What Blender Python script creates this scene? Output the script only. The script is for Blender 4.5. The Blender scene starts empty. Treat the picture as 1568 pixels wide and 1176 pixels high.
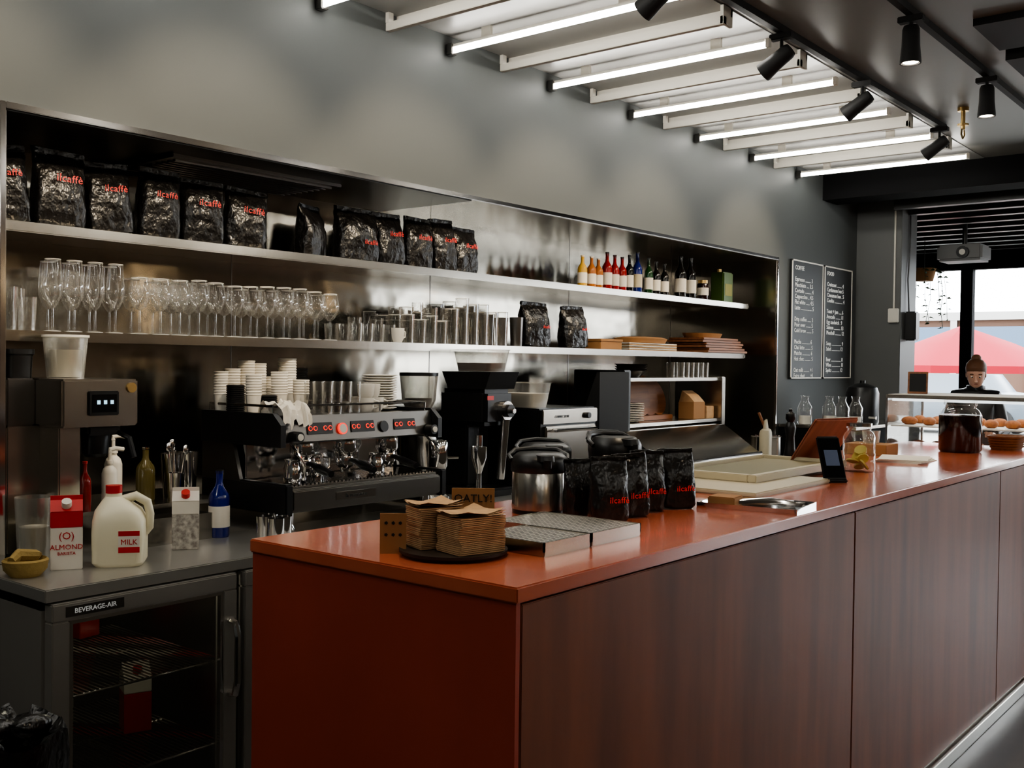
import bpy, bmesh, math, random
from mathutils import Vector, Matrix, noise
random.seed(7)
scn=bpy.context.scene
PI=math.pi
def lin(c): 
    c=c/255.0
    return c/12.92 if c<=0.04045 else ((c+0.055)/1.055)**2.4
def RGB(r,g,b): return (lin(r),lin(g),lin(b),1)
# ------------------------------------------------------------ materials
MATS={}
def mat(name,col=(0.5,0.5,0.5,1),rough=0.5,metal=0.0,emit=None,es=0,coat=0,bump=None,var=None,spec=None,trans=0,aniso=0,alpha=None):
    if name in MATS: return MATS[name]
    m=bpy.data.materials.new(name); m.use_nodes=True
    nt=m.node_tree; b=nt.nodes['Principled BSDF']
    b.inputs['Base Color'].default_value=col
    b.inputs['Roughness'].default_value=rough
    b.inputs['Metallic'].default_value=metal
    if coat: b.inputs['Coat Weight'].default_value=coat; b.inputs['Coat Roughness'].default_value=0.12
    if spec is not None: b.inputs['Specular IOR Level'].default_value=spec
    if trans: b.inputs['Transmission Weight'].default_value=trans
    if emit: b.inputs['Emission Color'].default_value=emit; b.inputs['Emission Strength'].default_value=es
    tc=nt.nodes.new('ShaderNodeTexCoord')
    if aniso:
        b.inputs['Anisotropic'].default_value=aniso; b.inputs['Anisotropic Rotation'].default_value=0.25
        tg=nt.nodes.new('ShaderNodeTangent'); tg.direction_type='RADIAL'; tg.axis='Z'
        nt.links.new(tg.outputs[0],b.inputs['Tangent'])
    if bump:
        mp=nt.nodes.new('ShaderNodeMapping'); mp.inputs['Scale'].default_value=bump[0]
        nz=nt.nodes.new('ShaderNodeTexNoise'); nz.inputs['Scale'].default_value=1; nz.inputs['Detail'].default_value=3
        bp=nt.nodes.new('ShaderNodeBump'); bp.inputs['Strength'].default_value=bump[1]; bp.inputs['Distance'].default_value=bump[2]
        nt.links.new(tc.outputs['Object'],mp.inputs[0]); nt.links.new(mp.outputs[0],nz.inputs['Vector'])
        nt.links.new(nz.outputs['Fac'],bp.inputs['Height']); nt.links.new(bp.outputs[0],b.inputs['Normal'])
    if var:
        mp=nt.nodes.new('ShaderNodeMapping'); mp.inputs['Scale'].default_value=var[0]
        nz=nt.nodes.new('ShaderNodeTexNoise'); nz.inputs['Scale'].default_value=1; nz.inputs['Detail'].default_value=5
        cr=nt.nodes.new('ShaderNodeValToRGB'); cr.color_ramp.elements[0].position=0.32; cr.color_ramp.elements[1].position=0.68
        cr.color_ramp.elements[0].color=col; cr.color_ramp.elements[1].color=var[1]
        nt.links.new(tc.outputs['Object'],mp.inputs[0]); nt.links.new(mp.outputs[0],nz.inputs['Vector'])
        nt.links.new(nz.outputs['Fac'],cr.inputs[0]); nt.links.new(cr.outputs[0],b.inputs['Base Color'])
    MATS[name]=m; return m
def glassmat(name,tint=(1,1,1,1),blend=0.35,rough=0.03,base=0.04,diff=0.0):
    m=bpy.data.materials.new(name); m.use_nodes=True; nt=m.node_tree; n=nt.nodes; n.clear()
    o=n.new('ShaderNodeOutputMaterial'); mx=n.new('ShaderNodeMixShader'); tr=n.new('ShaderNodeBsdfTransparent'); gl=n.new('ShaderNodeBsdfGlossy')
    lw=n.new('ShaderNodeLayerWeight'); lw.inputs['Blend'].default_value=blend
    ma=n.new('ShaderNodeMath'); ma.operation='MULTIPLY_ADD'; ma.inputs[1].default_value=0.8; ma.inputs[2].default_value=base
    tr.inputs[0].default_value=tint; gl.inputs['Roughness'].default_value=rough; gl.inputs[0].default_value=(1,1,1,1)
    l=nt.links.new; l(lw.outputs['Facing'],ma.inputs[0]); l(ma.outputs[0],mx.inputs[0]); l(tr.outputs[0],mx.inputs[1])
    if diff:
        df=n.new('ShaderNodeBsdfDiffuse'); df.inputs[0].default_value=(0.9,0.88,0.82,1); m2=n.new('ShaderNodeMixShader'); m2.inputs[0].default_value=diff
        l(gl.outputs[0],m2.inputs[1]); l(df.outputs[0],m2.inputs[2]); l(m2.outputs[0],mx.inputs[2])
    else: l(gl.outputs[0],mx.inputs[2])
    l(mx.outputs[0],o.inputs[0])
    MATS[name]=m; return m
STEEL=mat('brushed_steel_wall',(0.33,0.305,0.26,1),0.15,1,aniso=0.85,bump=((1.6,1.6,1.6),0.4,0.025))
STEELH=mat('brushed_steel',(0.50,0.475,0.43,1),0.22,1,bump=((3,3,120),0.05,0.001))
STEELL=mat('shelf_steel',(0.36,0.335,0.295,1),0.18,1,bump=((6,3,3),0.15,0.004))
STEELC=mat('steel_worktop',(0.50,0.485,0.45,1),0.3,0.75,bump=((4,60,4),0.08,0.001))
STEELF=mat('fridge_satin_steel',(0.38,0.36,0.325,1),0.35,0.6,bump=((3,3,120),0.05,0.001))
CHROME=mat('polished_steel',(0.74,0.72,0.70,1),0.10,1)
DSTEEL=mat('dark_steel',(0.22,0.21,0.20,1),0.28,1)
PAINT=mat('grey_wall_paint',RGB(77,80,80),0.62,bump=((60,60,60),0.05,0.002),spec=0.35)
CEILM=mat('dark_ceiling_paint',RGB(116,114,108),0.45,bump=((20,20,20),0.05,0.004))
CEILP=mat('ceiling_panel_paint',RGB(140,139,136),0.4)
FARW=mat('plaster_far_wall',RGB(118,98,78),0.8,var=((1,1,1),RGB(88,72,58)))
DARK=mat('black_paint',RGB(13,13,14),0.85,spec=0.15)
SLAT=mat('slat_black_stain',RGB(40,40,40),0.4)
BEAMW=mat('batten_paint',RGB(196,192,182),0.5)
FLOORM=mat('floor_concrete',RGB(78,74,72),0.4,var=((3,3,3),RGB(62,59,58)))
TUBE=mat('tube_light',(1,1,1,1),0.4,emit=(1,0.97,0.90,1),es=32)
CTOP=mat('counter_top_red',RGB(176,90,62),0.24,var=((2,8,2),RGB(184,98,69)),coat=0.6)
CSIDE=mat('counter_side_red',RGB(158,68,48),0.5,var=((3,3,1),RGB(146,62,44)))
CFRONT=mat('counter_front_brown',RGB(128,74,50),0.44,var=((9,9,1.2),RGB(100,58,40)),spec=0.35)
UNDERB=mat('underbar_panel',RGB(110,104,96),0.5)
BLACKP=mat('black_plastic',RGB(18,18,19),0.35)
BLACKM=mat('black_matte',RGB(16,16,17),0.7)
BAGM=mat('black_foil_bag',RGB(19,18,18),0.28,bump=((24,24,18),0.9,0.016))
REDT=mat('red_print',RGB(225,45,35),0.5,emit=RGB(225,45,35),es=0.12)
WHITE=mat('white_plastic',RGB(226,222,212),0.4)
PAPER=mat('white_paper',RGB(222,216,204),0.7)
CERAM=mat('white_ceramic',RGB(225,222,214),0.2)
MILK=mat('milk_plastic',RGB(236,228,200),0.35,var=((6,6,6),RGB(228,220,190)))
KRAFT=mat('kraft_paper',RGB(188,152,112),0.85,var=((30,30,30),RGB(170,134,96)))
KRAFT2=mat('cardboard',RGB(150,108,66),0.8)
WOODB=mat('wood_board',RGB(142,92,54),0.5,var=((3,40,40),RGB(110,66,38)))
CREAM=mat('cream_board',RGB(186,176,150),0.45)
OLIVE=mat('olive_board',RGB(124,116,86),0.6)
RED=mat('red_plastic',RGB(190,28,26),0.35)
BLUEG=mat('blue_glass_bottle',RGB(12,28,110),0.08,coat=0.5)
GREENG=mat('green_glass_bottle',RGB(20,60,24),0.1,coat=0.5)
DARKG=mat('dark_glass_bottle',RGB(14,12,10),0.1,coat=0.5)
YELL=mat('yellow_syrup',RGB(190,150,60),0.15)
ORNG=mat('orange_syrup',RGB(160,96,44),0.15)
REDG=mat('red_syrup',RGB(140,22,18),0.12)
SAUCE=mat('dark_red_sauce',RGB(120,22,18),0.15)
AMBER=mat('amber_oil',RGB(86,78,44),0.12)
MUST=mat('mustard_cloth',RGB(160,134,80),0.9,bump=((60,60,60),0.6,0.005))
GREENT=mat('green_tin',RGB(60,84,34),0.35)
BOARDM=mat('menu_board_black',RGB(22,23,24),0.5)
CHALK=mat('menu_lettering',RGB(232,232,228),0.6,emit=(1,1,1,1),es=0.1)
SCREEN=mat('device_screen',RGB(10,11,14),0.1)
LCD=mat('lcd_glow',RGB(150,200,220),0.4,emit=RGB(160,210,235),es=1.2)
LEDR=mat('red_led',RGB(230,40,30),0.4,emit=RGB(255,60,40),es=0.9)
BRASS=mat('brass',(0.6,0.42,0.18,1),0.3,1)
COLDB=mat('cold_brew',RGB(30,9,9),0.1,coat=0.6)
LEMON=mat('lemon',RGB(196,180,90),0.5)
PASTRY=mat('pastry_crust',RGB(180,106,48),0.7,var=((40,40,40),RGB(130,70,28)))
WOODP=mat('walnut_stand',RGB(160,98,76),0.45,var=((30,4,4),RGB(136,80,60)))
SKIN=mat('skin',RGB(206,158,134),0.5)
HAIR=mat('hair',RGB(96,62,38),0.6,bump=((20,20,80),0.5,0.004))
JACKET=mat('leather_jacket',RGB(24,24,26),0.4,bump=((20,20,20),0.4,0.01))
JEANS=mat('jeans',RGB(28,34,50),0.8)
LIPS=mat('lips',RGB(160,84,78),0.5)
LEAF=mat('leaf',RGB(52,74,36),0.6)
GLASS=glassmat('clear_glass',(0.99,0.99,0.985,1),0.22,0.02,0.035,0.18)
WINDG=glassmat('window_glass',(0.97,0.98,0.98,1),0.1,0.02,0.0)
FRIDGEG=glassmat('fridge_glass',(0.7,0.71,0.7,1),0.15,0.04,0.03)
PLAST=glassmat('clear_plastic',(0.86,0.86,0.84,1),0.4,0.2,0.12,0.3)
def perf():
    m=mat('perforated_steel',(0.45,0.43,0.40,1),0.35,1); nt=m.node_tree; n=nt.nodes; b=n['Principled BSDF']
    tc=n.new('ShaderNodeTexCoord'); mp=n.new('ShaderNodeMapping'); mp.inputs['Scale'].default_value=(72,72,72)
    fr=n.new('ShaderNodeVectorMath'); fr.operation='FRACTION'; sb=n.new('ShaderNodeVectorMath'); sb.operation='SUBTRACT'; sb.inputs[1].default_value=(0.5,0.5,0)
    mu=n.new('ShaderNodeVectorMath'); mu.operation='MULTIPLY'; mu.inputs[1].default_value=(1,1,0)
    ln=n.new('ShaderNodeVectorMath'); ln.operation='LENGTH'; lt=n.new('ShaderNodeMath'); lt.operation='GREATER_THAN'; lt.inputs[1].default_value=0.36
    mx=n.new('ShaderNodeMix'); mx.data_type='RGBA'; mx.inputs[6].default_value=(0.01,0.01,0.01,1); mx.inputs[7].default_value=(0.6,0.56,0.5,1)
    l=nt.links.new; l(tc.outputs['Object'],mp.inputs[0]); l(mp.outputs[0],fr.inputs[0]); l(fr.outputs[0],sb.inputs[0]); l(sb.outputs[0],mu.inputs[0]); l(mu.outputs[0],ln.inputs[0])
    l(ln.outputs['Value'],lt.inputs[0]); l(lt.outputs[0],mx.inputs[0]); l(mx.outputs[2],b.inputs['Base Color']); l(lt.outputs[0],b.inputs['Metallic'])
    return m
PERF=perf()
# ------------------------------------------------------------ mesh builder
def T(x=0,y=0,z=0,rz=0,rx=0,ry=0,s=1):
    return Matrix.Translation((x,y,z))@Matrix.Rotation(math.radians(rz),4,'Z')@Matrix.Rotation(math.radians(rx),4,'X')@Matrix.Rotation(math.radians(ry),4,'Y')@Matrix.Scale(s,4)
class MB:
    def __init__(s,name): s.name=name; s.v=[]; s.f=[]; s.m=[]; s.mats=[]
    def mi(s,m):
        if m not in s.mats: s.mats.append(m)
        return s.mats.index(m)
    def add(s,vs,fs,m,M=None):
        o=len(s.v); i=s.mi(m)
        s.v+=[tuple(M@Vector(p)) if M else tuple(p) for p in vs]
        for f in fs: s.f.append([o+k for k in f]); s.m.append(i)
    def box(s,x0,x1,y0,y1,z0,z1,m,bev=0,M=None):
        if bev<=0:
            vs=[(x,y,z) for z in (z0,z1) for y in (y0,y1) for x in (x0,x1)]
            s.add(vs,[(0,2,3,1),(4,5,7,6),(0,1,5,4),(2,6,7,3),(0,4,6,2),(1,3,7,5)],m,M); return
        bm=bmesh.new(); bmesh.ops.create_cube(bm,size=1)
        for v in bm.verts: v.co=Vector(((x0+x1)/2+v.co.x*(x1-x0),(y0+y1)/2+v.co.y*(y1-y0),(z0+z1)/2+v.co.z*(z1-z0)))
        bmesh.ops.bevel(bm,geom=bm.edges[:],offset=min(bev,0.45*min(abs(x1-x0),abs(y1-y0),abs(z1-z0))),segments=2,affect='EDGES')
        bm.verts.index_update(); s.add([v.co[:] for v in bm.verts],[[v.index for v in f.verts] for f in bm.faces],m,M); bm.free()
    def rings(s,prof,m,M=None,seg=20,cap=True,jit=0):
        vs=[]; fs=[]
        for (cx,cy,a,b,z,e) in prof:
            for k in range(seg):
                t=2*PI*k/seg; c=math.cos(t); q=math.sin(t)
                x=a*math.copysign(abs(c)**(2/e),c); y=b*math.copysign(abs(q)**(2/e),q)
                p=Vector((cx+x,cy+y,z))
                if jit: 
                    w=(M@p if M else p); nn=noise.noise_vector(w*38); p+=nn*jit
                vs.append(p)
        n=len(prof)
        for i in range(n-1):
            for k in range(seg):
                a=i*seg+k; b=i*seg+(k+1)%seg; fs.append((a,b,b+seg,a+seg))
        if cap: fs.append(tuple(range(seg))[::-1]); fs.append(tuple((n-1)*seg+k for k in range(seg)))
        s.add(vs,fs,m,M)
    def lathe(s,prof,m,M=None,seg=18,cap=False):
        s.rings([(0,0,max(r,1e-4),max(r,1e-4),z,2) for r,z in prof],m,M,seg,cap)
    def cyl(s,r,z0,z1,m,M=None,seg=18,r2=None):
        s.lathe([(r,z0),(r if r2 is None else r2,z1)],m,M,seg,True)
    def tube(s,pts,r,m,M=None,seg=8):
        pts=[Vector(p) for p in pts]; vs=[]; fs=[]; n=len(pts); u=None
        for i,p in enumerate(pts):
            d=(pts[min(i+1,n-1)]-pts[max(i-1,0)]).normalized()
            if u is None: u=d.orthogonal().normalized()
            u=(u-d*u.dot(d)).normalized(); w=d.cross(u)
            rr=r[i] if isinstance(r,(list,tuple)) else r
            for k in range(seg):
                t=2*PI*k/seg; vs.append(p+u*rr*math.cos(t)+w*rr*math.sin(t))
        for i in range(n-1):
            for k in range(seg):
                a=i*seg+k; b=i*seg+(k+1)%seg; fs.append((a,b,b+seg,a+seg))
        fs.append(tuple(range(seg))[::-1]); fs.append(tuple((n-1)*seg+k for k in range(seg)))
        s.add(vs,fs,m,M)
    def prism(s,poly,h0,h1,m,axis='X',M=None):
        n=len(poly)
        def P(a,b,h): return {'X':(h,a,b),'Y':(a,h,b),'Z':(a,b,h)}[axis]
        vs=[P(a,b,h0) for a,b in poly]+[P(a,b,h1) for a,b in poly]
        fs=[tuple(range(n)),tuple(range(2*n-1,n-1,-1))]+[(i,i+n,(i+1)%n+n,(i+1)%n) for i in range(n)]
        s.add(vs,fs,m,M)
    def sphere(s,r,m,M=None,seg=16,rg=10,sc=(1,1,1)):
        prof=[]
        for i in range(rg+1):
            t=-PI/2+PI*i/rg; prof.append((0,0,max(r*math.cos(t)*sc[0],1e-4),max(r*math.cos(t)*sc[1],1e-4),r*math.sin(t)*sc[2],2))
        s.rings(prof,m,M,seg,False)
    def text(s,body,size,m,M,ext=0.0006,align='CENTER',sp=1.0,line=1.0):
        cu=bpy.data.curves.new('tmp','FONT'); cu.body=body; cu.size=size; cu.extrude=ext; cu.align_x=align; cu.resolution_u=2; cu.space_character=sp; cu.space_line=line
        ob=bpy.data.objects.new('tmp',cu); scn.collection.objects.link(ob)
        bpy.context.view_layer.update()
        me=ob.evaluated_get(bpy.context.evaluated_depsgraph_get()).to_mesh()
        s.add([v.co[:] for v in me.vertices],[list(p.vertices) for p in me.polygons],m,M)
        bpy.data.objects.remove(ob); bpy.data.curves.remove(cu)
    def done(s):
        me=bpy.data.meshes.new(s.name); me.from_pydata(s.v,[],s.f)
        for m in s.mats: me.materials.append(m)
        for p,i in zip(me.polygons,s.m): p.material_index=i; p.use_smooth=True
        bm=bmesh.new(); bm.from_mesh(me); bmesh.ops.recalc_face_normals(bm,faces=bm.faces[:]); bm.to_mesh(me); bm.free()
        me.set_sharp_from_angle(angle=math.radians(38))
        ob=bpy.data.objects.new(s.name,me); scn.collection.objects.link(ob); return ob
FR=lambda x,y,z,rz=0,rx=0: T(x,y,z,rz)@Matrix.Rotation(math.radians(90+rx),4,'X')
# ------------------------------------------------------------ ROOM
YW=3.15; YB=3.75; XL=1.475; XR=6.84; ZN=2.255; ZC=2.95; XE=11.5
def one(name,*a): 
    b=MB(name); b.box(*a); return b.done()
one('floor',-2.5,XE,-4.5,4.6,-0.1,0,FLOORM)
one('ceiling',-2.5,XE,-4.5,4.6,ZC,ZC+0.1,CEILM)
one('ceiling_panel',-2.4,7.6,2.0,YW-.001,ZC-.006,ZC-.0005,CEILP)
one('wall_back_left',-2.5,XL,YW,YB+0.1,0,ZC,PAINT)
one('wall_back_upper',XL,XR,YW,YB+0.1,ZN,ZC,PAINT)
one('wall_back_niche',XL,XR,YB,YB+0.1,0,ZN,PAINT)
one('wall_back_right',XR,8.33,YW,YB+0.1,0,ZC,PAINT)
one('wall_back_far',8.69,XE,4.2,4.3,0,ZC,PAINT)
one('wall_left',-2.6,-2.5,-4.5,3.3,0,ZC,PAINT)
one('wall_front',-2.5,XE,-4.6,-4.5,0,ZC,FARW)
one('column',8.33,8.69,2.79,4.3,0,ZC,mat('column_paint',RGB(84,85,84),0.5),0.004)
b=MB('wall_right'); b.box(XE,XE+0.15,-4.5,4.6,2.6,ZC,DARK); b.box(XE,XE+0.15,-4.5,4.6,0,0.45,DARK); b.box(XE,XE+0.15,4.15,4.6,0.45,2.6,DARK); b.done()
for i,(y0,y1) in enumerate([(3.24,4.15),(1.9,3.12),(0.5,1.78),(-1.0,0.38),(-2.6,-1.12),(-4.5,-2.72)]):
    b=MB('window_%d'%(i+1)); x0=XE+0.02; x1=XE+0.12
    b.box(x0,x1,y0-0.06,y0,0.45,2.6,DARK); b.box(x0,x1,y1,y1+0.06,0.45,2.6,DARK); b.box(x0,x1,y0,y1,0.45,0.5,DARK); b.box(x0,x1,y0,y1,2.54,2.6,DARK)
    b.box(XE+0.06,XE+0.066,y0,y1,0.5,2.54,WINDG); b.done()
one('ceiling_beam',7.62,7.9,-4.5,YW,2.76,ZC,DARK)
b=MB('ceiling_slats')
x=8.1
while x<11.4:
    b.box(x,x+0.07,-4.0,2.78 if x<8.75 else 4.1,2.72,2.80,SLAT); x+=0.36
b.box(7.95,11.4,0.2,0.26,2.80,ZC,DARK); b.box(7.95,11.4,2.4,2.46,2.80,ZC,DARK); b.done()
b=MB('niche_steel_lining')
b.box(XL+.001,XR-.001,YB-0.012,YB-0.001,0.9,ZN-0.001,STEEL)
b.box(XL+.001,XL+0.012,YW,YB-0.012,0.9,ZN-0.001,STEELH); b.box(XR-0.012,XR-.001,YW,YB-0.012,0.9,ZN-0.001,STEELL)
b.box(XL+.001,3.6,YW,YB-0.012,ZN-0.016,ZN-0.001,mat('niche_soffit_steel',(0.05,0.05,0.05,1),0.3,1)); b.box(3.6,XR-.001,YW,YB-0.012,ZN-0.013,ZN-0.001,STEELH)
for x in (2.72,3.95,5.18,6.4): b.box(x,x+.004,YB-.0135,YB-.012,.9,ZN-.014,DSTEEL)
b.done()
for nm,a in (('trim_1',(XL-0.012,XL+0.006,YW-0.012,YW,0.88,ZN+0.008)),('trim_2',(XR-0.006,XR+0.012,YW-0.012,YW,0.88,ZN+0.008)),('trim_3',(XL+0.006,XR-0.006,YW-0.012,YW,ZN-0.012,ZN+0.008))):
    one(nm,*a,CHROME,0.002)
b=MB('air_vent_grille'); 
b.box(2.15,2.95,3.3,3.68,ZN-0.03,ZN-0.0165,DSTEEL,0.003)
for i in range(9): b.box(2.18,2.92,3.33+i*0.038,3.345+i*0.038,ZN-0.038,ZN-0.03,DSTEEL)
b.done()
def shelf(name,z,x0,x1):
    b=MB(name); b.box(x0,x1,3.30,YB-0.013,z-0.012,z,STEELH); b.box(x0,x1,3.27,3.30,z-0.034,z,STEELL,0.004); b.done()
SH1=1.93; SH2=1.587
shelf('steel_shelf',SH1,XL+0.013,6.66); shelf('steel_shelf',SH2,XL+0.013,6.62)
# ------------------------------------------------------------ ceiling tubes, battens
xs=[3.43+0.742*k for k in range(-6,6)]
for X in xs:
    b=MB('tube_light_fixture'); 
    b.box(X-0.008,X+0.008,2.2,2.25,2.89,ZC-.006,WHITE); b.box(X-0.008,X+0.008,2.9,2.95,2.89,ZC-.006,WHITE)
    b.box(X-0.009,X+0.009,1.99,3.11,2.888,2.900,WHITE)
    b.tube([(X,1.985,2.876),(X,3.11,2.876)],0.0125,TUBE,None,12); b.box(X-0.014,X+0.014,1.97,1.985,2.862,2.90,WHITE); b.box(X-0.018,X+0.018,3.11,3.148,2.855,2.905,DSTEEL,.003); b.done()  # dark wall-end block added to keep tube light off the wall
for X in xs[:-1]:
    b=MB('ceiling_batten'); X+=0.371
    b.box(X-0.014,X+0.014,1.99,3.148,2.868,2.902,BEAMW,0.002); b.box(X+0.05,X+0.065,1.99,3.148,2.91,2.944,BEAMW)
    b.box(X-0.014,X+0.065,1.99,2.004,2.87,ZC-.006,BEAMW); b.box(X-0.014,X+0.014,3.13,3.148,2.902,ZC-.006,BEAMW); b.done()
for Y in (-0.9,-3.1):  # unseen tubes on the customer side, added to raise the ambient light
    for X in (-1.6,0.2,2.0,3.8,5.6,7.0):
        b=MB('tube_light_fixture'); b.box(X-0.025,X+0.025,Y-.6,Y+.6,2.91,ZC,WHITE,0.003); b.tube([(X,Y-.6,2.892),(X,Y+.6,2.892)],0.017,TUBE,None,10); b.done()
WARM=mat('warm_fill_glow',(1,.9,.7,1),.4,emit=(1,.74,.45,1),es=14)
for X in (0.6,2.4,4.2,6.0,8.4,10.2):
    b=MB('added_fill_globe'); b.cyl(.004,2.2,ZC,BLACKM,T(X,-2.1,0),6); b.cyl(.03,2.19,2.24,BLACKM,T(X,-2.1,0),14); b.sphere(.08,WARM,T(X,-2.1,2.13),20,12); b.done()  # unseen globes added as warm room fill and for streaks on the steel
def spot(X,Y,down,power=0,name='track_spotlight'):
    b=MB(name); b.box(X-0.02,X+0.02,Y-0.05,Y+0.05,ZC-0.055,ZC-0.03,BLACKM,0.003); b.cyl(0.008,ZC-0.13,ZC-0.05,BLACKM,T(X,Y,0),8)
    if down: Mx=T(X,Y,ZC-0.12)@Matrix.Rotation(PI,4,'X')
    else: Mx=T(X,Y,ZC-0.13)@Matrix.Rotation(math.radians(-180+58),4,'X')
    b.lathe([(0.001,-0.05),(0.028,-0.05),(0.034,-0.035),(0.036,0.03),(0.042,0.09),(0.042,0.10),(0.036,0.10),(0.030,0.05),(0.001,0.05)],BLACKM,Mx,18)
    b.cyl(0.030,0.09 if down else .052,0.096 if down else .058,mat('spot_lens',(1,0.9,0.7,1),0.4,emit=(1,0.88,0.7,1),es=25),Mx,14)
    b.done()
    if power:
        l=bpy.data.lights.new('track_spot_lamp','SPOT'); l.energy=power; l.spot_size=math.radians(62); l.spot_blend=0.7; l.color=(1,0.82,0.58); l.shadow_soft_size=0.03
        o=bpy.data.objects.new('track_spot_lamp',l); o.matrix_world=Mx@T(0,0,0.105)@Matrix.Rotation(PI,4,'X'); scn.collection.objects.link(o)
one('lighting_track',-1.5,6.47,1.915,1.945,ZC-0.03,ZC,BLACKM)
one('lighting_track',-1.5,6.6,1.405,1.435,ZC-0.03,ZC,BLACKM)
for X in (0.4,1.3,2.25,3.22,4.2,5.14,6.38): spot(X,1.93,False,power=60)
for X in (1.6,2.7,4.3,5.42): spot(X,1.42,True,power=28)
b=MB('fire_sprinkler'); b.cyl(0.03,ZC-0.02,ZC,BRASS,T(6.1,1.72,0)); b.cyl(0.012,ZC-0.12,ZC-0.02,BRASS,T(6.1,1.72,0)); b.cyl(0.03,ZC-0.10,ZC-0.09,BRASS,T(6.1,1.72,0)); b.tube([(6.08,1.72,ZC-0.12),(6.07,1.72,ZC-0.15),(6.1,1.72,ZC-0.17),(6.13,1.72,ZC-0.15),(6.12,1.72,ZC-0.12)],0.005,BRASS); b.done()
one('ceiling_acoustic_panel',4.58,5.0,0.3,1.26,ZC-0.03,ZC,BLACKM)
one('ceiling_acoustic_panel',5.1,5.5,0.3,1.26,ZC-0.05,ZC,BLACKM)
# ------------------------------------------------------------ BAR COUNTER
b=MB('bar_counter')
CX0=1.47; CX1=5.9; CY0=1.167; CY1=1.945; CZ=1.095
b.box(CX0,CX1,CY0,CY1,CZ-0.03,CZ,CTOP,0.003)
b.box(CX0+0.008,CX0+0.02,CY0+0.008,CY1-0.002,0.0,CZ-0.031,CSIDE)
b.box(CX0+0.02,CX1-0.01,CY0+0.03,CY1-0.01,0.0,CZ-0.033,UNDERB)
b.box(CX0+0.021,CX1-0.011,CY0+0.029,CY0+.0295,0.0,CZ-0.033,BLACKM)
e=[CX0+0.021,3.135,4.82,CX1]
for i in range(3): b.box(e[i]+0.004,e[i+1]-0.004,CY0+0.008,CY0+0.029,0.06,CZ-0.036,CFRONT,0.002)
b.box(CX0+0.02,CX1,CY0+0.02,CY0+0.035,0,0.06,STEELH)
b.done()
one('baseboard_front',CX0+0.03,CX1,CY0-0.012,CY0+0.019,0,0.05,STEELH,0.003)
# ------------------------------------------------------------ BACK WORKTOP + FRIDGE
b=MB('back_worktop'); b.box(1.38,XR-0.013,2.70,YW-.013,0.845,0.88,STEELC,0.003); b.box(XL+.013,XR-0.013,YW-.014,YB-0.013,0.845,0.88,STEELC); b.box(1.49,XR-0.013,3.725,YB-0.013,0.88,0.899,STEELH); b.done()
b=MB('undercounter_fridge')
X0,X1,F,K=1.385,3.2,2.73,3.14
b.box(X0,X0+0.025,F,K,0.1,0.844,STEELF); b.box(X1-0.03,X1,F,3.7,0.1,0.844,STEELF); b.box(XL+.01,X1,3.67,3.7,0.1,0.844,PAPER); b.box(X0,X1,F,K,0.08,0.12,STEELF); b.box(XL+.01,X1,K,3.7,0.08,0.12,STEELF); b.box(X0,X1,F,K,0.82,0.844,STEELF)
b.box(XL+.01,XL+.03,K,3.7,.1,.844,STEELF); b.box(1.985,2.015,F,3.67,0.12,0.82,DSTEEL)
for x in (1.55,3.1):
    for y in (2.82,3.4): b.cyl(0.02,0,0.08,BLACKP,T(x,y,0),10)
def fdoor(x0,x1):
    y0,y1=F-0.045,F-0.002
    b.box(x0,x1,y0,y1,0.79,0.84,STEELF,0.004); b.box(x0,x1,y0,y1,0.13,0.19,STEELF,0.004); b.box(x0,x0+0.05,y0,y1,0.19,0.79,STEELF,0.003); b.box(x1-0.05,x1,y0,y1,0.19,0.79,STEELF,0.003)
    b.box(x0+0.05,x1-0.05,y0+0.018,y0+0.024,0.19,0.79,FRIDGEG)
    for a in ((x0+0.05,x0+0.06,0.19,0.79),(x1-0.06,x1-0.05,0.19,0.79),(x0+0.06,x1-0.06,0.19,0.2),(x0+0.06,x1-0.06,0.78,0.79)): b.box(a[0],a[1],y0+0.002,y0+0.018,a[2],a[3],CHROME)
    h=x1-0.028
    b.tube([(h,y0,0.70),(h,y0-0.03,0.695),(h,y0-0.042,0.65),(h,y0-0.042,0.52),(h,y0-0.03,0.475),(h,y0,0.47)],0.011,CHROME)
fdoor(1.392,1.985); fdoor(2.015,2.6); fdoor(2.605,3.19)
b.box(1.43,1.60,F-0.0475,F-0.045,0.802,0.83,DSTEEL); b.text('BEVERAGE-AIR',0.019,CHALK,FR(1.515,F-0.048,0.81))
for z in (0.56,0.3):
    for i in range(30): b.tube([(1.49+i*0.0168,2.76,z),(1.49+i*0.0168,3.4,z)],0.0025,CHROME,None,5)
    for y in (2.76,3.08,3.4): b.tube([(1.415,y,z-0.004),(1.98,y,z-0.004)],0.004,CHROME,None,6)
b.done()
l=bpy.data.lights.new('fridge_fill_light','POINT'); l.energy=0.9; l.color=(1,.92,.72); l.shadow_soft_size=.03; o=bpy.data.objects.new('fridge_fill_light',l); o.location=(1.7,2.85,.78); scn.collection.objects.link(o)  # point light added to brighten the fridge interior, no bulb modelled
b=MB('worktop_cabinet'); b.box(3.22,XR-0.015,2.74,3.5,0.1,0.844,STEELF,0.004); b.box(3.3,6.7,2.8,3.45,0,0.1,BLACKM)
for i in range(6): b.box(3.24+i*0.6,3.81+i*0.6,2.715,2.74,0.14,0.83,STEELF,0.004)
b.done()
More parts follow.
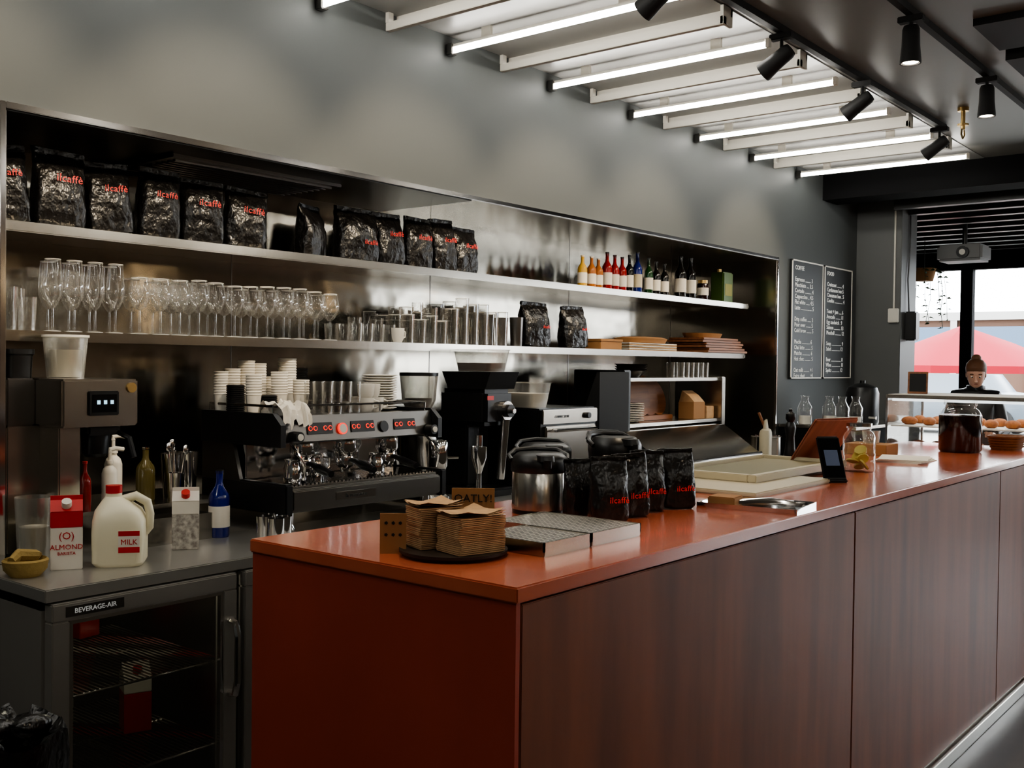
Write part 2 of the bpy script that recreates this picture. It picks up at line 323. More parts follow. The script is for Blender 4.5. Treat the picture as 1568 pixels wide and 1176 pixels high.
# ------------------------------------------------------------ containers
def carton(name,x,y,z,w,d,h,m1,m2,rz=0,label=None,tc=None):
    b=MB(name); M=T(x,y,z,rz); hb=h*0.80
    b.box(-w/2,w/2,-d/2,d/2,0,hb*0.72,m2,0.002,M); b.box(-w/2,w/2,-d/2,d/2,hb*0.72,hb,m1,0.002,M)
    b.prism([(-d/2,hb),(d/2,hb),(0.003,h*0.94),(-0.003,h*0.94)],-w/2,w/2,m1,'X',M); b.box(-w/2,w/2,-0.003,0.003,h*0.93,h,m1,0,M)
    b.cyl(0.014,0,0.02,RED if m1!=RED else PAPER,M@T(0,-d*0.25,h*0.86,0,35),12)
    if label:
        for i,(t,s,zz) in enumerate(label): b.text(t,s,tc or RED,M@FR(0,-d/2-0.001,zz))
    return b.done()
carton('almond_milk_carton',1.575,2.955,0.88,0.088,0.07,0.215,RED,PAPER,-28,[('ALMOND',0.021,0.06),('BARISTA',0.013,0.044),('(O)',0.03,0.09)])
GREYP=mat('grey_print',RGB(120,112,104),0.6,var=((60,60,60),RGB(205,200,190)))
carton('milk_carton',2.0,2.985,0.88,0.085,0.075,0.20,PAPER,GREYP,-35)
carton('milk_carton',1.86,3.05,0.3035,0.085,0.085,0.22,PAPER,RED,-20)
carton('milk_carton',1.7,3.3,0.5635,0.08,0.08,0.2,RED,PAPER,-10); carton('milk_carton',1.83,3.33,0.5635,0.08,0.08,0.2,PAPER,RED,10)
carton('milk_carton',1.68,3.3,0.3035,0.08,0.08,0.2,DSTEEL,RED,5)
b=MB('milk_jug'); M=T(1.715,2.90,0.88,-38)
b.rings([(0,0,.068,.068,0,4),(0,0,.076,.076,.012,4.5),(0,0,.077,.077,.10,4.5),(0,0,.076,.076,.135,4),(-.004,0,.066,.068,.165,3.2),(-.012,0,.042,.044,.19,2.6),(-.018,0,.024,.024,.205,2),(-.018,0,.022,.022,.218,2)],MILK,M,28)
b.cyl(0.024,0.215,0.238,RED,M@T(-.018,0,0),18)
b.tube([(0.0,0,.192),(.045,0,.205),(.078,0,.185),(.086,0,.15),(.084,0,.11),(.07,0,.095)],[.013,.014,.014,.013,.013,.014],MILK,M,10)
b.box(.005,.065,-.0785,-.077,.045,.11,PAPER,0,M); b.box(.005,.065,-.0792,-.0785,.045,.062,RED,0,M); b.box(.005,.065,-.0792,-.0785,.095,.11,RED,0,M); b.text('MILK',0.022,RED,M@FR(.035,-.0795,.070)); b.done()
def bottle(name,x,y,z,r,h,m,lab=PAPER,cap=BLACKP,neck=0.3):
    b=MB(name); M=T(x,y,z); s=h*(1-neck)
    b.lathe([(0.001,0),(r*.93,0),(r,.006),(r,s*0.82),(r*.9,s*.92),(r*.42,s*1.08),(r*.34,s*1.15),(r*.34,h*.96),(r*.4,h*.965),(r*.4,h*.98)],m,M,18)
    b.cyl(r*.40,h*.955,h,cap,M,14)
    if lab: b.lathe([(r*1.01,s*.22),(r*1.02,s*.23),(r*1.02,s*.66),(r*1.01,s*.67)],lab,M,18)
    return b.done()
bottle('syrup_bottle',2.205,3.09,0.88,0.036,0.235,BLUEG)
b=MB('mustard_cloth_bowl'); M=T(1.44,2.93,0.88); b.lathe([(.001,.001),(.04,0),(.058,.02),(.062,.045),(.056,.05),(.05,.03),(.001,.012)],MUST,M,20)
b.tube([(-.05,-.02,.05),(-.02,.0,.062),(.02,-.02,.058),(.05,.02,.052)],[.012,.018,.016,.008],MUST,M,8); b.done()
def cup(b,M,r0,r1,h,m,t=0.0018):
    b.lathe([(.001,0),(r0,0),(r0*1.01,.002),(r1,h),(r1-t,h),(r0-t,.004),(.001,.004)],m,M,16)
b=MB('steel_portion_cups')
for i,(dx,dy) in enumerate([(0,0),(-.055,.05),(.0,.075),(-.06,-.02)]): cup(b,T(2.315+dx*.8-.01,2.86+dy,0.88),.026,.028,.085,CHROME)
b.done()
b=MB('plastic_deli_container'); cup(b,T(1.55,3.10,0.88),.045,.055,.2,PLAST); b.cyl(.043,.005,.11,PAPER,T(1.55,3.10,.88)); b.done()
b=MB('steel_riser_shelf'); b.box(1.72,2.30,3.2,3.6,0.985,1.0,STEELH,0.002); b.box(1.72,1.735,3.2,3.6,.88,.985,STEELH); b.box(2.285,2.30,3.2,3.6,.88,.985,STEELH); b.box(1.735,2.285,3.58,3.6,.88,.985,STEELH)
b.done()
def pump(x,y,z,r,h,m,mp,rz=0):
    b=MB('pump_bottle'); M=T(x,y,z,rz)
    b.lathe([(.001,0),(r,0),(r,h*.7),(r*.8,h*.8),(r*.4,h*.86),(r*.4,h*.92)],m,M,16); b.cyl(r*.5,h*.9,h*.97,mp,M,14); b.cyl(.006,h*.95,h*1.15,mp,M,8)
    b.tube([(0,0,h*1.14),(0,0,h*1.2),(.02,0,h*1.22),(.05,0,h*1.19)],.008,mp,M,8); b.done()
pump(1.90,3.28,1.0,.026,.16,WHITE,WHITE); pump(1.96,3.36,1.0,.03,.19,WHITE,WHITE,-20); 
bottle('olive_oil_bottle',2.06,3.32,1.0,.033,.19,AMBER,None,CHROME); bottle('hot_sauce_bottle',1.80,3.26,1.0,.020,.16,SAUCE,SAUCE,RED)
for x,y in ((2.17,3.33),(2.245,3.34)):
    b=MB('cocktail_shaker_tin'); cup(b,T(x,y,1.0),.028,.038,.16,CHROME); b.done()
b=MB('steel_utensil_cup'); cup(b,T(2.13,3.24,1.0),.026,.03,.10,CHROME)
for i,(dx,dy,h) in enumerate([(.0,.01,.2),(.012,-.008,.18),(-.012,.0,.19),(.004,.012,.17)]): b.tube([(2.13+dx*.5,3.24+dy*.5,1.01),(2.13+dx*2.2,3.24+dy*2.2,1.0+h)],.003,CHROME); b.sphere(.012,CHROME,T(2.13+dx*2.3,3.24+dy*2.3,1.0+h),10,8,(1,.4,1.5))
b.done()
b=MB('steel_insert_pan'); M=T(2.02,3.13,.88); b.box(-.1,.15,-.05,.05,0,.006,STEELH,0,M)
for a in ((-.1,-.095,-.05,.05),(.145,.15,-.05,.05),(-.095,.145,-.05,-.045),(-.095,.145,.045,.05)): b.box(*a,0.006,.09,STEELH,0,M)
b.done()
b=MB('milk_dispenser_machine')
b.box(1.585,1.835,3.0,3.42,1.29,1.437,STEELH,0.006); b.box(1.50,1.67,3.17,3.42,.90,1.29,STEELH,0.004); b.box(1.495,1.68,3.16,3.44,.88,.90,BLACKP)
b.box(1.60,1.67,3.05,3.2,1.0,1.29,STEELH,.004)
b.box(1.50,1.585,3.17,3.42,1.29,1.437,DSTEEL,0.004)
b.box(1.665,1.765,2.992,3.0,1.325,1.40,BLACKP,0.003); b.box(1.675,1.755,2.990,2.993,1.335,1.39,SCREEN)
for i in range(3): b.box(1.69+i*.022,1.70+i*.022,2.9885,2.9905,1.36,1.372,LCD)
b.cyl(.016,0,.006,BRASS,T(1.81,3.0,1.41)@Matrix.Rotation(PI/2,4,'X'))
b.lathe([(.04,.0),(.045,-.03),(.04,-.09),(.03,-.10),(.001,-.10)],BLACKP,T(1.745,3.1,1.29),18); b.box(1.69,1.80,3.04,3.16,1.26,1.292,BLACKP,.006)
b.tube([(1.79,3.05,1.27),(1.81,3.01,1.25),(1.815,2.99,1.19)],.009,BLACKP)
b.done()
b=MB('ice_bucket'); cup(b,T(1.70,3.2,1.437),.055,.068,.135,PLAST,.003); b.cyl(.05,.004,.09,PAPER,T(1.70,3.2,1.437)); b.lathe([(.068,.128),(.072,.13),(.072,.137),(.066,.137)],WHITE,T(1.70,3.2,1.437)); b.done()
b=MB('black_lidded_tub'); b.rings([(0,0,.04,.07,0,5),(0,0,.042,.075,.07,5),(0,0,.046,.08,.075,5),(0,0,.046,.08,.09,5)],BLACKP,T(1.565,3.28,1.437),24); b.done()
# ------------------------------------------------------------ ESPRESSO MACHINE
b=MB('espresso_machine')
MSTEEL=mat('machine_steel',(0.32,0.305,0.28,1),0.25,1)
x0,x1=2.37,3.20; yf,yb=2.93,3.43
b.box(x0+.01,x1-.01,3.02,yb,1.20,1.295,DSTEEL,.01)
b.prism([(2.985,1.205),(3.03,1.195),(3.05,1.30),(3.0,1.30)],x0+.02,x1-.02,DSTEEL,'X')
b.prism([(2.955,1.19),(yb,1.19),(yb,1.31),(3.0,1.31),(2.955,1.27)],x0-.005,x0+.018,BLACKP,'X')
b.prism([(2.955,1.19),(yb,1.19),(yb,1.31),(3.0,1.31),(2.955,1.27)],x1-.018,x1+.005,BLACKP,'X')
b.box(x0+.03,x1-.03,3.20,yb-.01,.95,1.20,CHROME,.004)
b.prism([(3.16,.95),(yb,.95),(yb,1.19),(3.24,1.19)],x0,x0+.015,DSTEEL,'X'); b.prism([(3.16,.95),(yb,.95),(yb,1.19),(3.24,1.19)],x1-.015,x1,DSTEEL,'X')
b.box(x0,x1,yf+.005,yb,.955,1.045,MSTEEL,.006)
b.box(x0+.03,x1-.03,yf-.004,yf+.01,.965,1.035,MSTEEL,.004)
b.box(x0-.005,x0+.03,yf-.006,yb,.95,1.06,BLACKP,.006); b.box(x1-.03,x1+.005,yf-.006,yb,.95,1.06,BLACKP,.006)
b.box(x0+.03,x1-.03,yf+.012,3.2,1.045,1.05,STEELH)
for i in range(40): b.box(x0+.04+i*.0188,x0+.05+i*.0188,yf+.02,3.18,1.05,1.056,CHROME)
b.box(2.60,2.80,yf-.006,yf-.003,.985,1.015,CHROME); b.text('la marzocco',.022,BLACKP,FR(2.70,yf-.0065,.993))
for x in (x0+.06,x1-.06):
    for y in (yf+.06,yb-.06): b.lathe([(.022,0),(.026,.01),(.018,.03),(.02,.08)],CHROME,T(x,y,.88),14,True)
b.tube([(x0+.02,3.03,1.335),(x1-.02,3.03,1.335),(x1-.02,yb-.02,1.335),(x0+.02,yb-.02,1.335),(x0+.02,3.03,1.335)],.005,CHROME)
for x in (x0+.02,2.65,2.92,x1-.02):
    for y in (3.03,yb-.02): b.cyl(.004,1.29,1.335,CHROME,T(x,y,0),6)
for gx in (2.575,2.79,3.02):
    b.lathe([(.03,.0),(.045,-.01),(.048,-.05),(.04,-.065),(.034,-.075),(.001,-.075)],CHROME,T(gx,3.09,1.20),20)
    b.lathe([(.036,0),(.038,-.01),(.036,-.035),(.02,-.05),(.001,-.05)],CHROME,T(gx,3.09,1.13),20)
    b.tube([(gx,3.06,1.115),(gx-.005,3.02,1.112),(gx-.012,2.975,1.10),(gx-.022,2.90,1.088)],[.009,.011,.017,.013],BLACKP,None,10)
    b.tube([(gx-.02,3.09,1.085),(gx-.02,3.085,1.065)],.006,CHROME); b.tube([(gx+.02,3.09,1.085),(gx+.02,3.085,1.065)],.006,CHROME)
    Mf=T(gx,2.9925,1.25,0,77)
    b.box(-.062,.062,-.022,.022,0,.004,BLACKP,.002,Mf)
    for k in range(5): 
        if k==2: continue
        b.lathe([(.009,.004),(.009,.007),(.0065,.007),(.0065,.004)],LEDR,Mf@T(-.048+k*.024,0,0),12); b.cyl(.0063,.004,.0085,BLACKP,Mf@T(-.048+k*.024,0,0),10)
b.lathe([(.022,0),(.022,.008),(.017,.008)],LEDR,T(2.683,2.990,1.245,0,80),20); b.cyl(.017,.0,.009,PAPER,T(2.683,2.990,1.245,0,80),20); b.cyl(.022,0,.008,BLACKP,T(2.90,2.990,1.245,0,80),20)
for x in (2.445,3.15):
    b.cyl(.02,0,.04,BLACKP,T(x,2.985,1.225,0,90),16); b.cyl(.012,.04,.045,PAPER,T(x,2.985,1.225,0,90),12)
    b.tube([(x,3.0,1.20),(x,2.96,1.17),(x+.01,2.93,1.12),(x+.02,2.95,1.07)],.005,CHROME)
b.done()
for px,rz in ((2.48,0),(2.69,-30),(2.9,40)):
    b=MB('milk_pitcher'); M=T(px,3.03 if px!=2.69 else 3.15,1.056,rz); b.lathe([(.001,0),(.032,0),(.034,.01),(.032,.05),(.026,.07),(.03,.082),(.028,.082),(.024,.07),(.001,.004)],CHROME,M); b.tube([(.03,0,.07),(.055,0,.065),(.055,0,.03),(.033,0,.02)],.004,CHROME,M); b.done()
b=MB('paper_cup_stacks')
ZT=1.296
for (x,y,n,r,m) in [(2.41,3.37,9,.028,WHITE),(2.455,3.36,10,.03,PAPER),(2.52,3.36,13,.032,PAPER),(2.575,3.36,12,.032,PAPER),(2.65,3.37,7,.033,PAPER),(2.60,3.26,9,.032,PAPER),(2.72,3.36,14,.036,WHITE),(2.70,3.25,6,.032,PAPER),(2.47,3.25,8,.03,PAPER)]:
    for i in range(n): cup(b,T(x,y,ZT+i*.0105),r*.74,r,.075,m); b.lathe([(r,.072),(r*1.05,.074),(r*1.0,.0775)],m,T(x,y,ZT+i*.0105),16)
b.done()
b=MB('black_cup_lids')
for (x,y,n) in [(2.41,3.28,14),(2.54,3.25,9),(2.79,3.37,22)]:
    for i in range(n): b.lathe([(.034,0),(.035,.004),(.03,.008),(.001,.008)],BLACKP,T(x,y,ZT+i*.008),16)
b.done()
b=MB('bar_towel')
vs=[];fs=[];N=22
for i in range(N):
    for j in range(N):
        u=i/(N-1); v=j/(N-1)
        x=2.40+u*.13+.012*noise.noise(Vector((v*4,u*3,1))); s=v*.20
        y=3.15-min(s,.135); z=ZT+.045+.03*noise.noise(Vector((u*6,v*6,2)))
        if s>.135: z-=(s-.135)*1.1; y=3.008-(s-.135)*.25-.012*(1+noise.noise(Vector((u*9,3,3))))
        if s<.02: z-=.03
        vs.append((x,y,z))
for i in range(N-1):
    for j in range(N-1): a=i*N+j; fs.append((a,a+1,a+N+1,a+N))
b.add(vs,fs,PAPER); b.rings([(2.47,3.11,.06,.035,ZT,3),(2.47,3.11,.062,.037,ZT+.02,3),(2.47,3.11,.045,.025,ZT+.04,3)],PAPER,None,20); b.done()
b=MB('espresso_glasses')
for i in range(4):
    for j in range(3): cup(b,T(2.68+i*.048,3.07+j*.052,ZT),.019,.023,.075,GLASS); cup(b,T(2.68+i*.048,3.07+j*.052,ZT+.05),.019,.023,.075,GLASS)
b.done()
def mug(b,M,r=.036,h=.06):
    b.lathe([(.001,0),(r*.6,0),(r*.9,h*.3),(r,h),(r*.92,h),(r*.8,h*.3),(.001,h*.12)],CERAM,M,18); b.tube([(r*.95,0,h*.85),(r*1.5,0,h*.75),(r*1.5,0,h*.4),(r*.9,0,h*.3)],.004,CERAM,M,6)
b=MB('espresso_cups')
for i,(x,y,z) in enumerate([(2.89,3.08,0),(2.96,3.10,0),(2.93,3.17,0),(2.90,3.09,.055),(2.86,3.2,0),(2.95,3.11,.055)]): mug(b,T(x,y,ZT+z,-60+i*40))
b.done()
def plates(name,x,y,z,r,n,dz=.009,m=CERAM):
    b=MB(name)
    for i in range(n): b.lathe([(.001,0),(r*.5,0),(r,.012),(r*.98,.014),(r*.5,.003),(.001,.003)],m,T(x+random.uniform(-.003,.003),y,z+i*dz),24)
    return b.done()
plates('saucer_stack',3.08,3.2,ZT,.075,14,.0105)
# ------------------------------------------------------------ grinders and appliances
b=MB('coffee_grinder'); M=T(3.36,3.22,.88)
b.rings([(0,0,.085,.12,0,5),(0,0,.085,.12,.03,5),(0,0,.07,.10,.05,4),(0,.02,.065,.08,.30,3),(0,.02,.06,.07,.36,2.5)],MSTEEL,M,28)
b.cyl(.05,.36,.39,BLACKP,M@T(0,.02,0)); b.lathe([(.045,.39),(.075,.45),(.085,.56),(.083,.56),(.072,.45),(.04,.39)],PLAST,M@T(0,.02,0),22); b.cyl(.087,.56,.575,BLACKP,M@T(0,.02,0)); b.cyl(.06,.40,.46,mat('coffee_beans',RGB(50,26,14),.5),M@T(0,.02,0))
b.lathe([(.04,.16),(.045,.17),(.045,.27),(.04,.28),(.001,.28)],CHROME,M@T(0,-.10,0),20); b.lathe([(.04,.16),(.012,.09),(.001,.09)],CHROME,M@T(0,-.10,0),20)
b.tube([(.04,-.10,.2),(.08,-.12,.2),(.1,-.13,.2)],.007,CHROME,M); b.done()
b=MB('portafilter_tamper_stand'); M=T(3.52,3.02,.88); b.cyl(.05,0,.012,BLACKP,M); b.cyl(.012,.012,.2,CHROME,M); b.lathe([(.012,.13),(.036,.2),(.036,.25),(.03,.25),(.01,.14)],CHROME,M); b.cyl(.015,.25,.3,CHROME,M); b.done()
b=MB('bulk_coffee_grinder'); M=T(3.74,3.22,.88)
b.box(-.10,.11,-.14,.16,0,.04,BLACKP,.01,M); b.box(-.075,.09,.0,.15,.04,.33,BLACKP,.01,M); b.box(-.10,.11,-.13,.16,.33,.50,BLACKP,.02,M)
b.prism([(-.13,.50),(.10,.50),(.14,.58),(-.16,.58)],-.10,.11,BLACKP,'X',M)
Mh=M@T(.03,-.13,.40,0,90); b.cyl(.045,0,.03,CHROME,Mh,22); b.cyl(.03,.03,.05,BLACKP,Mh,18); b.cyl(.012,.05,.07,CHROME,Mh,12)
b.tube([(.03,-.145,.36),(.03,-.14,.3),(.03,-.12,.08)],[.022,.022,.02],CHROME,M,14); b.box(-.085,-.04,-.132,-.13,.45,.47,RED,0,M)
b.done()
b=MB('clear_plastic_pan'); M=T(3.74,3.20,1.461); b.rings([(0,0,.07,.10,0,6),(0,0,.085,.12,.10,6),(0,0,.092,.127,.103,6)],PLAST,M,24,False); b.rings([(0,0,.069,.099,.001,6),(0,0,.074,.105,.04,6)],mat('ground_coffee',RGB(70,44,28),.9),M,24); b.done()
b=MB('countertop_oven'); 
b.box(3.96,4.44,3.02,3.5,.90,1.285,BLACKP,.008); b.box(3.99,4.41,3.0,3.02,.95,1.20,STEELH,.006); b.box(3.97,4.43,3.005,3.02,1.21,1.28,STEELH,.004); b.tube([(4.03,3.0,1.18),(4.03,2.97,1.18),(4.37,2.97,1.18),(4.37,3.0,1.18)],.008,CHROME)
b.cyl(.015,0,.02,BLACKP,T(4.33,3.005,1.245,0,90)); b.text('CONVECTION',.018,BLACKP,FR(4.12,3.004,1.238))
for x in (4.0,4.4):
    for y in (3.06,3.45): b.cyl(.015,.88,.90,BLACKP,T(x,y,0),10)
b.done()
b=MB('clear_plastic_pan'); M=T(4.07,3.2,1.285); b.rings([(0,0,.07,.10,0,6),(0,0,.085,.12,.12,6),(0,0,.092,.127,.123,6)],PLAST,M,24,False); b.rings([(0,0,.069,.099,.001,6),(0,0,.076,.108,.07,6)],PAPER,M,24); b.done()
b=MB('two_tier_rack')
for z in (1.425,1.16): b.box(5.05,6.15,3.22,3.55,z-.02,z,STEELH,.003)
b.box(4.98,5.05,3.2,3.55,.88,1.47,BLACKP,.004); b.box(6.15,6.2,3.2,3.55,.88,1.43,STEELH,.004); b.done()
b=MB('black_utensil_bin'); b.prism([(3.15,1.46),(3.17,1.46),(3.27,1.2),(3.27,.88),(3.15,.88)],4.66,4.95,BLACKM,'X'); b.done()
plates('plate_stack',5.25,3.36,1.16,.11,11,.010)
b=MB('round_serving_boards')
for i in range(3): b.cyl(.14-.01*i,0,.012,WOODB,T(5.45+i*.13,3.42+i*.015,1.32-.01*i,0,72,0),28)
b.box(5.40,5.8,3.36,3.5,1.161,1.19,WOODB,.003); b.done()
b=MB('kraft_box_stack'); b.box(5.85,6.0,3.24,3.35,1.161,1.27,KRAFT2,.003); b.prism([(3.24,1.27),(3.35,1.27),(3.33,1.34),(3.28,1.31)],5.86,5.99,KRAFT,'X'); b.box(6.02,6.12,3.24,3.36,1.161,1.24,KRAFT,.003); b.done()
b=MB('stacked_rack_glasses')
for i in range(6):
    for j in range(2): cup(b,T(5.75+i*.062,3.28+j*.07,1.425),.025,.028,.095,GLASS)
b.done()
b=MB('stacked_bowls'); 
for i in range(4): b.lathe([(.001,0),(.05,0),(.10,.04),(.098,.04),(.048,.004),(.001,.004)],DSTEEL,T(5.3,3.36,1.425+i*.014),24)
b.done()
b=MB('sandwich_prep_hood'); b.prism([(2.78,.881),(3.18,.881),(3.18,1.13),(3.10,1.13),(2.80,.93)],4.85,6.0,STEELH,'X'); b.tube([(4.95,2.84,.965),(4.95,2.80,.975),(5.9,2.80,.975),(5.9,2.84,.965)],.01,CHROME); b.done()
for x,y,m in ((6.08,2.86,CREAM),(6.18,2.9,CREAM)):
    b=MB('squeeze_bottle'); b.lathe([(.001,0),(.034,0),(.036,.01),(.036,.2),(.03,.22),(.014,.23),(.006,.285),(.001,.285)],m,T(x,y,.88)); b.done()
b=MB('cooking_pot'); b.lathe([(.001,0),(.09,0),(.1,.01),(.1,.16),(.104,.165),(.098,.165),(.094,.012),(.001,.012)],CHROME,T(6.4,3.0,.88),24); b.tube([(6.38,3.0,.9),(6.33,2.97,1.08),(6.28,3.0,1.2)],.009,WOODB); b.done()
# ------------------------------------------------------------ coffee bags
def bag(x,y,z,w,d,h,rz=0,txt=True,lean=0,name='coffee_bag',tz=.62,ts=.2,tx=.08):
    b=MB(name); M=T(x,y,z+.003,rz)@Matrix.Rotation(math.radians(lean),4,'Y')
    pr=[]; q=random.uniform(-1,1)
    for (t,a,bb,e) in [(0,.90,.88,4),(.03,.97,.97,4.5),(.12,1.0,1.0,4.2),(.25,1.0,1.05,3.8),(.4,.98,1.10,3.2),(.5,.965,1.08,3),(.6,.96,.98,3),(.70,.97,.82,3),(.78,.98,.62,3.1),(.86,.99,.38,3.4),(.93,1.0,.15,4),(1.0,1.0,.07,5)]:
        pr.append((q*.03*w*t*t,(t**3)*d*.15,w/2*a,d/2*bb,h*t,e))
    b.rings(pr,BAGM,M,44,True,jit=w*.045)
    b.box(-w*.49,w*.49,d*.02,d*.02+.014,h*.92,h*1.0,BAGM,.003,M)
    if txt: b.text('ilcaffè',w*ts,REDT,M@FR(w*tx,-d/2*1.12-.004,h*tz),.0004,sp=1.08)
    return b.done()
for (x,h,w,l) in [(1.59,.25,.15,-3),(1.765,.26,.175,2),(1.95,.245,.16,-3),(2.135,.255,.155,3),(2.32,.24,.17,2),(2.51,.235,.175,5)]:
    bag(x,3.38,SH1,w,.085,h,random.uniform(-14,-2),True,l,tz=.58)
bag(2.87,3.40,SH1,.16,.09,.215,20,False); 
bag(3.09,3.37,SH1,.21,.1,.23,-8,True,2,tz=.32,ts=.13,tx=.2)
for x,h,l in ((3.30,.23,-2),(3.475,.235,3),(3.655,.245,-2),(3.80,.22,2)): bag(x,3.38,SH1,.155,.085,h,random.uniform(-12,0),True,l,tz=.55)
bag(4.37,3.38,SH2,.20,.10,.235,-6,True,1,tz=.42,ts=.11,tx=.2); bag(4.73,3.38,SH2,.19,.10,.23,-4,True,-2,tz=.42,ts=.11,tx=.2)
for x,y,rz,l in ((2.25,1.49,-30,1),(2.37,1.50,-30,-2),(2.485,1.52,-30,2),(2.60,1.49,-36,-1)):
    bag(x,y,CZ,.105,.062,.165,rz,True,l,tz=.3,ts=.21,tx=.12)
bag(2.275,1.60,CZ,.085,.055,.15,-30,False)
# ------------------------------------------------------------ glasses on shelf 2
WHITEG=mat('glass_rim',(0.85,0.83,0.78,1),0.1,spec=1.0)
def wine(b,x,y,z,h,r,tall=False):
    M=T(x,y,z)
    if tall: pr=[(.001,.002),(r*.85,.0),(r*.84,.003),(.004,.008),(.0035,h*.32),(r*.5,h*.38),(r*.95,h*.52),(r,h*.65),(r*.8,h)]
    else: pr=[(.001,.002),(r*.8,.0),(r*.79,.003),(.004,.008),(.0035,h*.42),(r*.55,h*.48),(r*.98,h*.66),(r,h*.76),(r*.78,h)]
    b.lathe(pr,GLASS,M,16); b.lathe([(pr[-1][0],h-.0014),(pr[-1][0]+.0012,h),(pr[-1][0],h+.0014)],WHITEG,M,14); b.lathe([(r*.82,.001),(r*.86,.002),(r*.82,.003)],WHITEG,M,14)
b=MB('wine_glasses')
x=2.06
while x<3.0:
    for j,y in enumerate((3.36,3.47)): wine(b,x+(.035 if j%2 else 0)+random.uniform(-.004,.004),y,SH2,.20+random.uniform(-.008,.008),.037)
    x+=.08
b.done()
b=MB('champagne_glasses')
for i in range(4):
    for j in range(2): wine(b,1.74+i*.075+(.035 if j%2 else 0),3.36+j*.1,SH2,.24,.031,True)
b.done()
b=MB('tumbler_glasses')
for i in range(3):
    for j in range(3): cup(b,T(1.53+i*.062,3.36+j*.08,SH2),.024,.03,.11+.03*((i+j)%2),GLASS)
b.done()
b=MB('tumbler_glasses')
for i in range(4):
    for j in range(3): cup(b,T(3.10+i*.066,3.37+j*.08,SH2),.026,.032,.08+.03*((i*j)%2),GLASS)
b.done()
b=MB('tumbler_glasses')
for i in range(5):
    for j in range(4):
        hh=random.choice((.11,.13,.15,.17)); r=random.choice((.03,.034,.028)); X=3.41+i*.074; Y=3.36+j*.085
        cup(b,T(X,Y,SH2),r*.8,r,hh,GLASS); b.lathe([(r,-.001),(r+.001,0),(r,.001)],WHITEG,T(X,Y,SH2+hh),14)
        if random.random()<.3: cup(b,T(X,Y,SH2+hh*.5),r*.8,r,hh*.8,GLASS)
b.done()
b=MB('highball_glasses')
for i in range(5):
    for j in range(3):
        hh=.21-.012*i+random.uniform(-.015,.015); cup(b,T(3.78+i*.075,3.36+j*.085,SH2),.028,.033,hh,GLASS); b.lathe([(.033,-.001),(.034,0),(.033,.001)],WHITEG,T(3.78+i*.075,3.36+j*.085,SH2+hh),14)
b.done()
b=MB('ceramic_cup'); mug(b,T(3.31,3.325,SH2),.03,.065); b.done()
b=MB('stacked_steel_tumblers')
for i in range(3): cup(b,T(4.20,3.36+i*.1,SH2),.03,.036,.15,DSTEEL)
b.done()
b=MB('takeaway_box'); b.box(4.9,5.12,3.31,3.45,SH2,SH2+.055,KRAFT2,.003); b.box(4.895,5.125,3.305,3.455,SH2+.045,SH2+.06,KRAFT2,.002); b.done()
b=MB('paper_placemats')
for i in range(6): b.box(5.2,5.75,3.31,3.55,SH2+i*.008,SH2+.005+i*.008,PAPER if i%2 else KRAFT)
b.rings([(5.5,3.42,.2,.1,SH2+.048,3),(5.5,3.42,.22,.11,SH2+.075,3),(5.52,3.42,.16,.08,SH2+.085,3)],KRAFT2,None,24); b.done()
b=MB('wooden_serving_boards')
for i in range(6): b.box(6.05+.03*(i%2),6.61-.02*(i%3),3.25+.01*i,3.56,SH2+i*.017,SH2+i*.017+.014,WOODB,.003)
b.rings([(6.28,3.42,.16,.1,SH2+.101,2.2),(6.28,3.42,.18,.11,SH2+.13,2.2)],KRAFT2,None,24); b.done()
bl=[(4.84,.028,.185,YELL),(4.93,.028,.185,ORNG),(5.0,.028,.18,ORNG),(5.09,.030,.225,REDG),(5.17,.028,.215,REDG),(5.25,.028,.21,REDG),(5.33,.026,.23,DARKG),(5.42,.030,.255,BLUEG),(5.55,.028,.23,GREENG),(5.64,.028,.215,DARKG),(5.74,.028,.21,DARKG),(5.94,.038,.275,DARKG),(6.07,.038,.275,DARKG)]
for x,r,h,m in bl: bottle('syrup_bottle' if h<.26 else 'wine_bottle',x,3.40,SH1,r,h,m,PAPER if m!=BLUEG else CREAM,WHITE if m in(YELL,ORNG) else BLACKP)
b=MB('preserve_jar'); b.lathe([(.001,0),(.035,0),(.038,.01),(.038,.11),(.03,.125)],COLDB,T(6.24,3.4,SH1),16); b.cyl(.033,.12,.14,BRASS,T(6.24,3.4,SH1)); b.lathe([(.0385,.04),(.0387,.09)],PAPER,T(6.24,3.4,SH1)); b.done()
b=MB('olive_oil_tin'); b.box(6.42,6.56,3.34,3.44,SH1,SH1+.21,GREENT,.008); b.cyl(.015,.21,.23,BRASS,T(6.45,3.39,SH1)); b.box(6.44,6.54,3.338,3.34,SH1+.05,SH1+.13,mat('tin_label',RGB(120,120,60),.5)); b.done()
